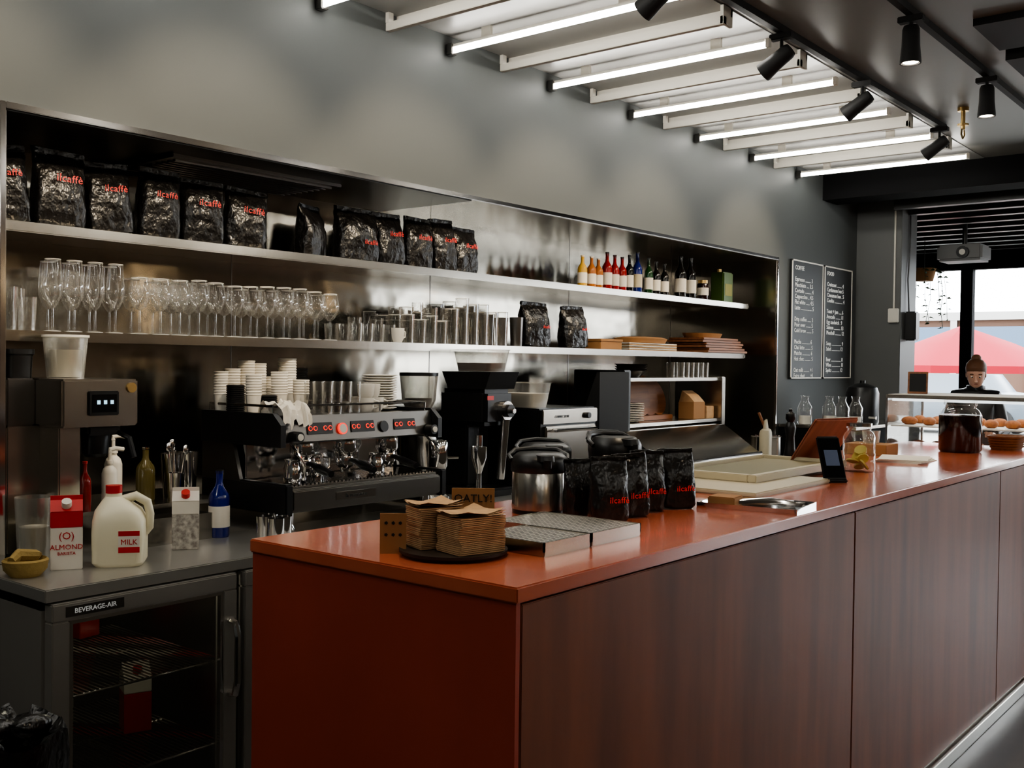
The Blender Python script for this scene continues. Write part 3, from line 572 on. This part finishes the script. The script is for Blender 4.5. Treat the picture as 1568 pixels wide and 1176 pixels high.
# ------------------------------------------------------------ menu boards
MENU1="COFFEE\n\nEspresso ......... 3\nMacchiato .... 3.5\nCortado ........... 4\nCappuccino .. 4.5\nFlat white ...... 4.5\nLatte .................. 5\n\nDrip coffee ...... 3\nPour over ........ 5\nCold brew ........ 5\n\nMocha ............. 6\nChai latte ......... 5\nMatcha ............. 6\nHot choc .......... 5\n\nOat milk ......... +1\nExtra shot ....... +1"
MENU2="FOOD\n\nCroissant ......... 4\nCardamom bun 5\nCinnamon bun . 5\nCookie ............... 4\n\nToast + jam ..... 6\nAvocado ......... 11\nEgg sandwich . 9\nSalmon ............ 13\nMeatball ........... 12\n\nSoup .................. 9\nSalad ............... 12\n\nBeer .................. 8\nWine ................ 11\nSpritz .............. 12"
for x0,x1,tx in ((7.05,7.605,MENU1),(7.635,8.19,MENU2)):
    b=MB('menu_board'); b.box(x0,x1,YW-.02,YW-.001,1.415,2.27,BOARDM,.002)
    for a in ((x0,x1,1.415,1.425),(x0,x1,2.26,2.27),(x0,x0+.01,1.415,2.27),(x1-.01,x1,1.415,2.27)): b.box(a[0],a[1],YW-.024,YW-.018,a[2],a[3],WHITE)
    b.text(tx,.044,CHALK,FR(x0+.05,YW-.0215,2.20),.001,'LEFT',1.05,.93); b.done()
b=MB('electrical_conduit'); b.tube([(8.321,2.84,2.74),(8.321,2.84,1.97)],.008,BEAMW); b.box(8.30,8.329,2.80,2.88,1.86,1.97,BEAMW,.004); b.done()
b=MB('wall_speaker'); b.box(8.42,8.52,2.70,2.789,1.72,1.95,BLACKP,.01); b.tube([(8.47,2.77,1.95),(8.46,2.78,2.2),(8.50,2.78,2.5),(8.5,2.78,2.9)],.006,BLACKP); b.done()
b=MB('projector'); b.box(9.3,9.6,2.45,2.82,2.42,2.56,mat('grey_plastic',RGB(120,120,120),.5),.02); b.cyl(.02,2.56,ZC,BLACKP,T(9.45,2.63,0),10); b.cyl(.05,0,.03,BLACKP,T(9.3,2.6,2.49,0,0,-90),16); b.cyl(.025,.03,.035,WHITE,T(9.3,2.6,2.49,0,0,-90),16); b.done()
b=MB('hanging_plant'); 
b.tube([(10.2,3.2,ZC),(10.2,3.2,2.45)],.004,BLACKM,None,5); b.lathe([(.001,0),(.08,.0),(.11,.12),(.1,.12),(.001,.1)],KRAFT2,T(10.2,3.2,2.33),16)
for i in range(9):
    a=i*2*PI/9; L=.35+.3*random.random(); pts=[(10.2+.1*math.cos(a),3.2+.1*math.sin(a),2.45),(10.2+.17*math.cos(a),3.2+.17*math.sin(a),2.40),(10.2+.2*math.cos(a),3.2+.2*math.sin(a),2.40-L*.5),(10.2+.21*math.cos(a+.2),3.2+.21*math.sin(a+.2),2.40-L)]
    b.tube(pts,.003,LEAF,None,4)
    for k in range(14):
        t=k/13*2.99; q=int(t); f=t-q; p=Vector(pts[q]).lerp(Vector(pts[q+1]),f); M=T(p.x,p.y,p.z,random.uniform(0,360),random.uniform(-50,50))
        b.add([(0,0,0),(.02,.014,.0),(.055,0,-.015),(.02,-.014,.0)],[(0,1,2,3)],LEAF,M)
b.done()
b=MB('back_cabinet'); b.box(6.88,8.25,2.6,3.13,0,1.08,DARK,.004); b.box(6.87,8.26,2.58,3.14,1.08,1.10,STEELH,.003); b.done()
b=MB('coffee_urn'); b.lathe([(.001,0),(.11,0),(.115,.02),(.115,.22),(.10,.26),(.05,.285),(.02,.29),(.02,.31),(.001,.31)],BLACKP,T(7.35,2.72,1.10),24); b.cyl(.012,0,.05,CHROME,T(7.27,2.64,1.15,0,90)); b.done()
b=MB('glass_carafes')
for x,y in ((6.98,2.72),(7.08,2.85),(6.96,2.98),(7.12,2.68)): b.lathe([(.001,0),(.045,0),(.05,.01),(.05,.12),(.025,.17),(.03,.2)],GLASS,T(x,y,1.10),18); b.cyl(.04,.004,.06,PAPER,T(x,y,1.10),16)
b.done()
# ------------------------------------------------------------ BAR ITEMS
b=MB('round_black_tray'); b.lathe([(.001,0),(.105,0),(.115,.008),(.115,.014),(.105,.010),(.001,.009)],mat('dark_wood',RGB(34,24,18),.5),T(1.64,1.475,CZ),36); b.done()
def papersheet(b,w,d,z,M,curl):
    n=7; vs=[];fs=[]
    for i in range(n):
        for j in range(n):
            u=i/(n-1)-.5; v=j/(n-1)-.5; vs.append((u*2*w,v*2*d,z+curl*(abs(u*v)*4)**1.5*.004+.0015*noise.noise(Vector((u*5+curl,v*5,z*90)))))
    for i in range(n-1):
        for j in range(n-1): a=i*n+j; fs.append((a,a+1,a+n+1,a+n))
    b.add(vs,fs,KRAFT,M)
def napkins(x,y,rz,w,d,h):
    b=MB('kraft_napkin_stack'); n=int(h/.0038)
    for i in range(n):
        z=.0105+i*.0038; M=T(x+random.uniform(-.0015,.0015),y+random.uniform(-.0015,.0015),CZ,rz+random.uniform(-1.5,1.5)+3*math.sin(i*.5))
        bul=1+.02*math.sin(i*.9); b.box(-w*bul,w,-d*bul,d,z,z+.0026,KRAFT,0,M)
    for k in range(3): papersheet(b,w*1.04,d*1.04,.0118+n*.0038+k*.0022,T(x,y,CZ,rz+(-9,6,14)[k]),1+k*.6)
    b.done()
napkins(1.655,1.44,-14,.058,.043,.078); napkins(1.645,1.535,-18,.052,.036,.09)
b=MB('cardboard_sign'); M=T(1.765,1.53,CZ,-50); b.box(-.048,.048,-.002,.002,0,.125,KRAFT2,0,M); b.text('OATLY!',.025,BLACKM,M@FR(0,-.003,.094)); b.done()
b=MB('cardboard_sign'); M=T(1.56,1.575,CZ,-50); b.box(-.028,.028,-.002,.002,0,.085,KRAFT2,0,M)
for i in range(6): b.cyl(.004,0,.001,BLACKM,M@T(-.015+.015*(i%3),-.002,.04+.025*(i//3),0,90),5)
b.done()
for x0,x1 in ((1.74,1.91),(1.915,2.12)):
    b=MB('perforated_drip_tray'); y0,y1=1.31,1.60
    if x0<1.8: y1=1.50
    b.box(x0,x1,y0,y1,CZ,CZ+.012,STEELH,.002); b.box(x0+.006,x1-.006,y0+.006,y1-.006,CZ+.012,CZ+.022,BLACKM)
    for a in ((x0,x0+.004,y0,y1),(x1-.004,x1,y0,y1),(x0,x1,y0,y0+.004),(x0,x1,y1-.004,y1)): b.box(*a,CZ+.010,CZ+.030,STEELH)
    b.box(x0+.004,x1-.004,y0+.004,y1-.004,CZ+.026,CZ+.028,PERF); b.done()
def airpot(x,y,r,h,rz):
    b=MB('thermal_airpot'); M=T(x,y,CZ,rz)
    b.cyl(r*.98,0,.012,BLACKP,M,28); b.lathe([(r,.012),(r,h*.68),(r*.97,h*.70)],STEELH,M,32)
    b.lathe([(r*1.03,h*.66),(r*1.05,h*.68),(r*1.05,h*.84),(r*.98,h*.9),(r*.8,h*.96),(.001,h*.97)],BLACKP,M,32)
    b.rings([(0,-r*.6,r*.32,r*.75,h*.86,4),(0,-r*.6,r*.3,r*.7,h*.95,4)],BLACKP,M,20); b.cyl(.012,h*.76,h*.88,BLACKP,M@T(0,-r*1.25,0),10)
    b.tube([(-r*1.04,0,h*.84),(-r*1.1,.02,h*.90),(-r*.8,r*.6,h*.98),(0,r*.85,h*1.0),(r*.8,r*.6,h*.98),(r*1.1,.02,h*.90),(r*1.04,0,h*.84)],.007,BLACKP,M); b.done()
airpot(2.265,1.725,.075,.17,-40); airpot(2.44,1.84,.075,.18,-30); airpot(2.60,1.70,.075,.20,-20); airpot(2.79,1.84,.07,.19,-20)
b=MB('serving_board_stack'); b.box(2.96,3.55,1.42,1.78,CZ,CZ+.016,CREAM,.004); b.box(3.22,4.0,1.55,1.90,CZ+.016,CZ+.03,OLIVE,.004)
for a in ((3.21,4.01,1.54,1.57),(3.21,4.01,1.88,1.91),(3.21,3.24,1.57,1.88),(3.98,4.01,1.57,1.88)): b.box(*a,CZ+.016,CZ+.042,CREAM,.003)
b.box(3.56,3.98,1.6,1.86,CZ,CZ+.016,CREAM); b.done()
b=MB('metal_serving_tray'); M=T(2.79,1.335,CZ,8); b.box(-.10,.10,-.14,.14,0,.004,CHROME,0,M)
for a in ((-.105,-.1,-.14,.14),(.1,.105,-.14,.14),(-.1,.1,-.145,-.14),(-.1,.1,.14,.145)): b.box(*a,0,.014,CHROME,0,M)
b.tube([(-.05,.08,.012),(.03,-.03,.02),(.06,-.09,.012)],.006,CHROME,M); b.tube([(-.05,.08,.012),(.0,-.05,.02),(.04,-.1,.012)],.006,CHROME,M); b.box(-.08,0,.04,.12,.004,.03,KRAFT2,.003,M); b.done()
b=MB('tablet_pos_stand'); M=T(4.10,1.68,CZ,-14)
b.rings([(0,0,.07,.06,0,4),(0,0,.065,.055,.012,4)],WOODP,M,20); b.prism([(-.03,.012),(.04,.012),(.02,.10),(-.03,.13)],-.05,.05,WOODP,'X',M)
Mt=M@T(0,-.005,.115,0,-55); b.box(-.14,.14,-.11,.11,-.014,.0,WOODP,.006,Mt); b.box(-.13,.13,-.10,.10,0,.003,SCREEN,0,Mt); b.done()
b=MB('card_payment_terminal'); M=T(3.58,1.43,CZ,-45); b.box(-.05,.05,-.03,.05,0,.012,BLACKP,.004,M); Mt=M@T(0,.0,.085,0,62)
b.box(-.042,.042,-.085,.085,-.012,0,BLACKP,.008,Mt); b.box(-.037,.037,-.075,.075,0,.001,SCREEN,0,Mt); b.box(-.025,.025,-.03,.03,.001,.0015,mat('dim_screen',RGB(60,66,80),.3,emit=RGB(70,80,100),es=.3),0,Mt); b.done()
b=MB('pepper_mill'); b.lathe([(.001,0),(.028,0),(.03,.01),(.022,.05),(.018,.1),(.024,.14),(.02,.155),(.014,.165),(.022,.18),(.02,.2),(.008,.21),(.009,.22),(.001,.225)],BLACKP,T(4.30,1.905,CZ),18); b.done()
def jar(name,x,y,r,h,fill,fh,lid=False):
    b=MB(name); M=T(x,y,CZ)
    b.lathe([(.001,.0),(r*.9,0),(r,.012),(r,h*.72),(r*.85,h*.82),(r*.72,h*.86),(r*.72,h*.9),(r*.78,h*.91),(r*.78,h),(r*.74,h)],GLASS,M,28)
    if lid: b.cyl(r*.8,h*.95,h*1.02,CHROME,M,24)
    return b
b=jar('lemon_water_jar',4.03,1.50,.062,.185,None,.1,True)
for i in range(7): b.cyl(.024,0,.006,LEMON,T(4.03+random.uniform(-.025,.025),1.50+random.uniform(-.025,.025),CZ+.015+i*.011,random.uniform(0,360),random.uniform(10,60)),12)
b.done()
b=jar('cold_brew_jar',5.34,1.49,.098,.25,None,.178,False); b.lathe([(.001,.004),(.09,.0),(.0985,.012),(.0985,.178),(.09,.182),(.001,.182)],COLDB,T(5.34,1.49,CZ),28); b.done()
b=MB('paper_menu_sheet')
for i in range(4): b.box(-.13,.13,-.10,.10,i*.004,.003+i*.004,PAPER,0,T(4.62,1.52,CZ,5*i))
b.done()
b=MB('cardboard_cup_holder'); b.box(4.80,4.96,1.66,1.86,CZ,CZ+.05,KRAFT2,.002); cup(b,T(4.88,1.76,CZ+.05),.035,.042,.06,PLAST); b.done()
b=MB('wicker_basket'); b.rings([(0,0,.09,.065,0,3),(0,0,.11,.08,.07,3),(0,0,.105,.075,.07,3),(0,0,.085,.06,.006,3)],WOODB,T(5.68,1.36,CZ),24); 
for i in range(5): b.rings([(0,0,.095+i*.004,.069+i*.003,.01+i*.013,3),(0,0,.10+i*.004,.073+i*.003,.016+i*.013,3)],KRAFT2,T(5.68,1.36,CZ),24,False)
b.done()
b=MB('pastry_display_case')
x0,x1,y0,y1=5.96,6.6,1.0,2.07
b.box(x0,x1,y0,y1,0,.98,WHITE,.004); b.box(x0,x1,y0,y1,.98,1.03,DSTEEL,.003); b.box(x0,x1,y0,y1,1.33,1.35,STEELH,.003); b.box(x0+.01,x1-.01,y0+.01,y1-.01,1.345,1.352,PAPER)
for y in (y0,y1-.012):
    for x in (x0,x1-.012): b.box(x,x+.012,y,y+.012,1.03,1.33,CHROME)
b.box(x0+.002,x0+.007,y0+.012,y1-.012,1.03,1.33,GLASS); b.box(x0+.012,x1-.012,y1-.006,y1-.002,1.03,1.33,GLASS); b.box(x0+.012,x1-.012,y0+.002,y0+.006,1.03,1.33,GLASS)
b.box(x0+.03,x1-.03,y0+.02,y1-.02,1.17,1.178,WHITE)
b.box(x0+.02,x1-.02,y0+.03,y1-.03,1.315,1.329,mat('case_led_strip',(1,1,1,1),.4,emit=(.85,.95,1,1),es=1.2))
for i in range(9):
    y=y0+.1+i*.11
    for x in (x0+.14,x0+.32): 
        b.sphere(.042,PASTRY,T(x,y,1.20,random.uniform(0,90)),12,8,(1.2,.9,.6)); b.sphere(.042,PASTRY,T(x,y,1.055,random.uniform(0,90)),12,8,(1.2,.9,.6))
b.done()
b=MB('small_picture_frame'); M=T(6.2,1.97,1.352,-75); b.box(-.055,.055,-.006,.006,0,.13,WOODB,.002,M@T(0,0,0,0,-12)); b.box(-.045,.045,-.008,-.006,.012,.118,BLACKM,0,M@T(0,0,0,0,-12)); b.done()
b=MB('bin_with_black_bag'); M=T(1.03,2.25,0); b.lathe([(.001,0),(.12,0),(.14,.62),(.001,.62)],DSTEEL,M,24)
b.rings([(0,0,.145,.145,.5,2),(0,0,.152,.152,.64,2),(0,0,.15,.15,.70,2),(0,0,.12,.12,.68,2),(0,0,.11,.11,.63,2)],BAGM,M,40,False,jit=.02)
for i in range(6): b.sphere(.04,BAGM,M@T(.1*math.cos(i)*.9,.1*math.sin(i*1.3)*.9,.69,i*40),10,8,(1.2,.7,.6))
b.done()
# ------------------------------------------------------------ PERSON
def person():
    px,py=8.9,2.37; yaw=math.radians(195)
    Mp=T(px,py,0,0,0,0,.965)@Matrix.Rotation(yaw,4,'Z')
    sk=[('pelvis',None,(0,0,.92),(.13,.16)),('waist','pelvis',(0,0,1.04),(.105,.14)),('chest','waist',(.01,0,1.20),(.12,.17)),('uchest','chest',(0,0,1.31),(.10,.16)),('neck','uchest',(0,0,1.39),(.05,.055)),('neck2','neck',(.02,0,1.44),(.048,.05)),
     ('shL','uchest',(0,.155,1.33),(.06,.06)),('elL','shL',(-.02,.215,1.08),(.048,.048)),('wrL','elL',(.17,.14,1.02),(.034,.034)),
     ('shR','uchest',(0,-.155,1.33),(.06,.06)),('elR','shR',(-.02,-.215,1.08),(.048,.048)),('wrR','elR',(.17,-.14,1.02),(.034,.034)),
     ('hpL','pelvis',(0,.09,.84),(.09,.09)),('knL','hpL',(.01,.10,.47),(.06,.06)),('anL','knL',(-.02,.10,.09),(.04,.04)),('toL','anL',(.12,.11,.04),(.035,.035)),
     ('hpR','pelvis',(0,-.09,.84),(.09,.09)),('knR','hpR',(.01,-.10,.47),(.06,.06)),('anR','knR',(-.02,-.10,.09),(.04,.04)),('toR','anR',(.12,-.11,.04),(.035,.035))]
    def skin(name,sk,sub=2):
        idx={s[0]:i for i,s in enumerate(sk)}
        me=bpy.data.meshes.new(name); me.from_pydata([Mp@Vector(s[2]) for s in sk],[(idx[s[1]],i) for i,s in enumerate(sk) if s[1]],[]); 
        ob=bpy.data.objects.new(name,me); scn.collection.objects.link(ob)
        ob.modifiers.new('s','SKIN')
        for i,s in enumerate(sk): me.skin_vertices[0].data[i].radius=s[3]; me.skin_vertices[0].data[i].use_root=(i==0)
        ms=ob.modifiers.new('d','SUBSURF'); ms.levels=sub; ms.render_levels=sub
        bpy.context.view_layer.update()
        ev=ob.evaluated_get(bpy.context.evaluated_depsgraph_get()).to_mesh()
        vs=[v.co[:] for v in ev.vertices]; fs=[list(p.vertices) for p in ev.polygons]
        bpy.data.objects.remove(ob); return vs,fs
    b=MB('standing_woman')
    vs,fs=skin('body',sk)
    o=len(b.v); b.v+=vs; Mi=Mp.inverted()
    for f in fs:
        c=sum((Vector(vs[k]) for k in f),Vector())/len(f); lc=Mi@c; z=lc.z
        m=JACKET
        if z<.92 and abs(lc.y)<.2 and lc.x<.12: m=JEANS
        if z<.10: m=BLACKP
        if z>1.385 and abs(lc.y)<.07: m=SKIN
        b.f.append([o+k for k in f]); b.m.append(b.mi(m))
    b.lathe([(.062,1.36),(.075,1.38),(.072,1.415),(.062,1.42)],JACKET,Mp,16)
    for sgn in (1,-1):
        wx,wy,wz=.17,.14*sgn,1.02
        h=[('w',None,(wx,wy,wz),(.024,.018)),('p','w',(wx+.05,wy-.02*sgn,wz+.01),(.03,.016)),('k','p',(wx+.08,wy-.03*sgn,wz+.015),(.028,.014))]
        a,f=skin('hand',h,1); b.add(a,f,SKIN)
        for q,(dy,ln) in enumerate([(-.022,.06),(-.008,.07),(.007,.066),(.02,.052)]):
            bx,by,bz=wx+.085,wy-.03*sgn+dy,wz+.015
            b.tube([(bx-.01,by,bz),(bx+ln*.5,by-.003*sgn,bz+.004),(bx+ln*.8,by-.006*sgn,bz-.012),(bx+ln*.85,by-.008*sgn,bz-.03)],[.009,.0085,.008,.006],SKIN,Mp,8)
        b.tube([(wx+.03,wy-.035*sgn,wz+.01),(wx+.05,wy-.058*sgn,wz+.018),(wx+.08,wy-.066*sgn,wz+.018)],[.011,.010,.007],SKIN,Mp,8)
    b.box(.27,.285,-.06,.06,1.02,1.09,BLACKP,.004,Mp)
    Mh=Mp@T(.035,0,1.515)@Matrix.Rotation(math.radians(20),4,'Y')
    pr=[]
    for (z,a,bb,cx) in [(-.115,.02,.02,.045),(-.108,.035,.032,.035),(-.09,.055,.045,.022),(-.06,.072,.058,.012),(-.03,.082,.066,.004),(0,.088,.071,0),(.03,.092,.074,-.003),(.06,.088,.071,-.006),(.085,.072,.058,-.008),(.103,.045,.036,-.010),(.112,.01,.01,-.01)]:
        pr.append((cx,0,a,bb,z,2.1))
    b.rings(pr,SKIN,Mh,28)
    b.tube([(.084,0,.012),(.098,0,-.012),(.108,0,-.032),(.094,0,-.040)],[.006,.009,.012,.008],SKIN,Mh,10)
    b.sphere(.016,LIPS,Mh@T(.078,0,-.062),12,8,(.5,1.2,.35))
    for sg in (1,-1):
        b.sphere(.011,WHITE,Mh@T(.079,.028*sg,.002),10,8,(.6,1.2,.6)); b.sphere(.006,BLACKP,Mh@T(.0845,.028*sg,.0),8,6); b.tube([(.083,.014*sg,.022),(.086,.028*sg,.027),(.075,.045*sg,.022)],.0035,HAIR,Mh,6)
        b.sphere(.02,SKIN,Mh@T(-.002,.074*sg,-.01),10,8,(.7,.3,1.2))
    pr=[(-.03,0,.062,.068,-.06,2.1),(-.024,0,.078,.077,-.02,2.1),(-.018,0,.088,.080,.02,2.1),(-.010,0,.094,.082,.05,2.1),(-.008,0,.090,.077,.08,2.1),(-.010,0,.062,.055,.11,2.1),(-.010,0,.02,.02,.124,2.1)]
    b.rings(pr,HAIR,Mh,28); b.sphere(.04,HAIR,Mh@T(-.06,0,.115),14,10,(1,1,.85))
    b.done()
person()
# ------------------------------------------------------------ EXTERIOR
one('street_ground',XE+.15,60,-30,40,-.15,-.02,mat('pavement',RGB(130,128,124),.8))
def parasol(x,y,zt,r,h):
    b=MB('red_parasol'); b.cyl(.03,-.02,zt,DSTEEL,T(x,y,0),8); b.lathe([(.01,zt),(r*.5,zt-h*.45),(r,zt-h),(r,zt-h-.12),(r*.98,zt-h-.1),(r*.5,zt-h*.5)],mat('parasol_canvas',RGB(120,14,28),.8,spec=.2),T(x,y,0),8); b.cyl(.25,-.02,.06,DSTEEL,T(x,y,0)); b.done()
parasol(19,5.3,2.25,1.7,.7); parasol(21,3.6,2.2,1.6,.6); parasol(18,2.0,2.2,1.5,.6)
b=MB('street_building'); b.box(34,40,-20,11.0,-.02,3.2,mat('building_wood',RGB(76,52,38),.8)); b.box(33.9,34,-20,11,2.0,2.8,mat('building_glass',RGB(40,66,90),.2)); b.box(33.8,34.2,-20,11,3.0,3.25,DSTEEL)
for i in range(14): b.box(33.85,34,-19+i*2.2,-18.8+i*2.2,0,3.0,DSTEEL)
b.done()
b=MB('parked_car'); M=T(26,7.5,-.02,90); b.rings([(0,0,2.1,.85,.3,5),(0,0,2.15,.88,.6,5),(0,0,2.05,.85,.9,4.5),(-.1,0,1.3,.75,1.0,4),(-.1,0,1.0,.65,1.4,4)],mat('car_paint',RGB(80,88,96),.3),M,28)
for a in (-1.3,1.3):
    for c in (-.8,.8): b.cyl(.32,-.1,.1,BLACKM,M@T(a,c,.32,0,90),18)
b.done()
# ------------------------------------------------------------ world
w=bpy.data.worlds.new('World'); scn.world=w; w.use_nodes=True; n=w.node_tree.nodes; bg=n['Background']
bg.inputs[0].default_value=(0.92,0.96,1,1); bg.inputs[1].default_value=11.0
scn.view_settings.look='AgX - Medium High Contrast'
scn.view_settings.exposure=0.35
# ------------------------------------------------------------ camera
Xc=Vector((1289,16,-1599)).normalized(); Yc=Vector((-1984,55,-1599)).normalized(); Zc=Xc.cross(Yc).normalized(); Yc=Zc.cross(Xc).normalized()
R=Matrix((Xc,Yc,Zc)).to_4x4()
cam=bpy.data.cameras.new('camera'); cam.sensor_width=36; cam.lens=1599/1568*36; cam.clip_end=200
co=bpy.data.objects.new('camera',cam); co.matrix_world=Matrix.Translation((0,0,1.5))@R; scn.collection.objects.link(co); scn.camera=co
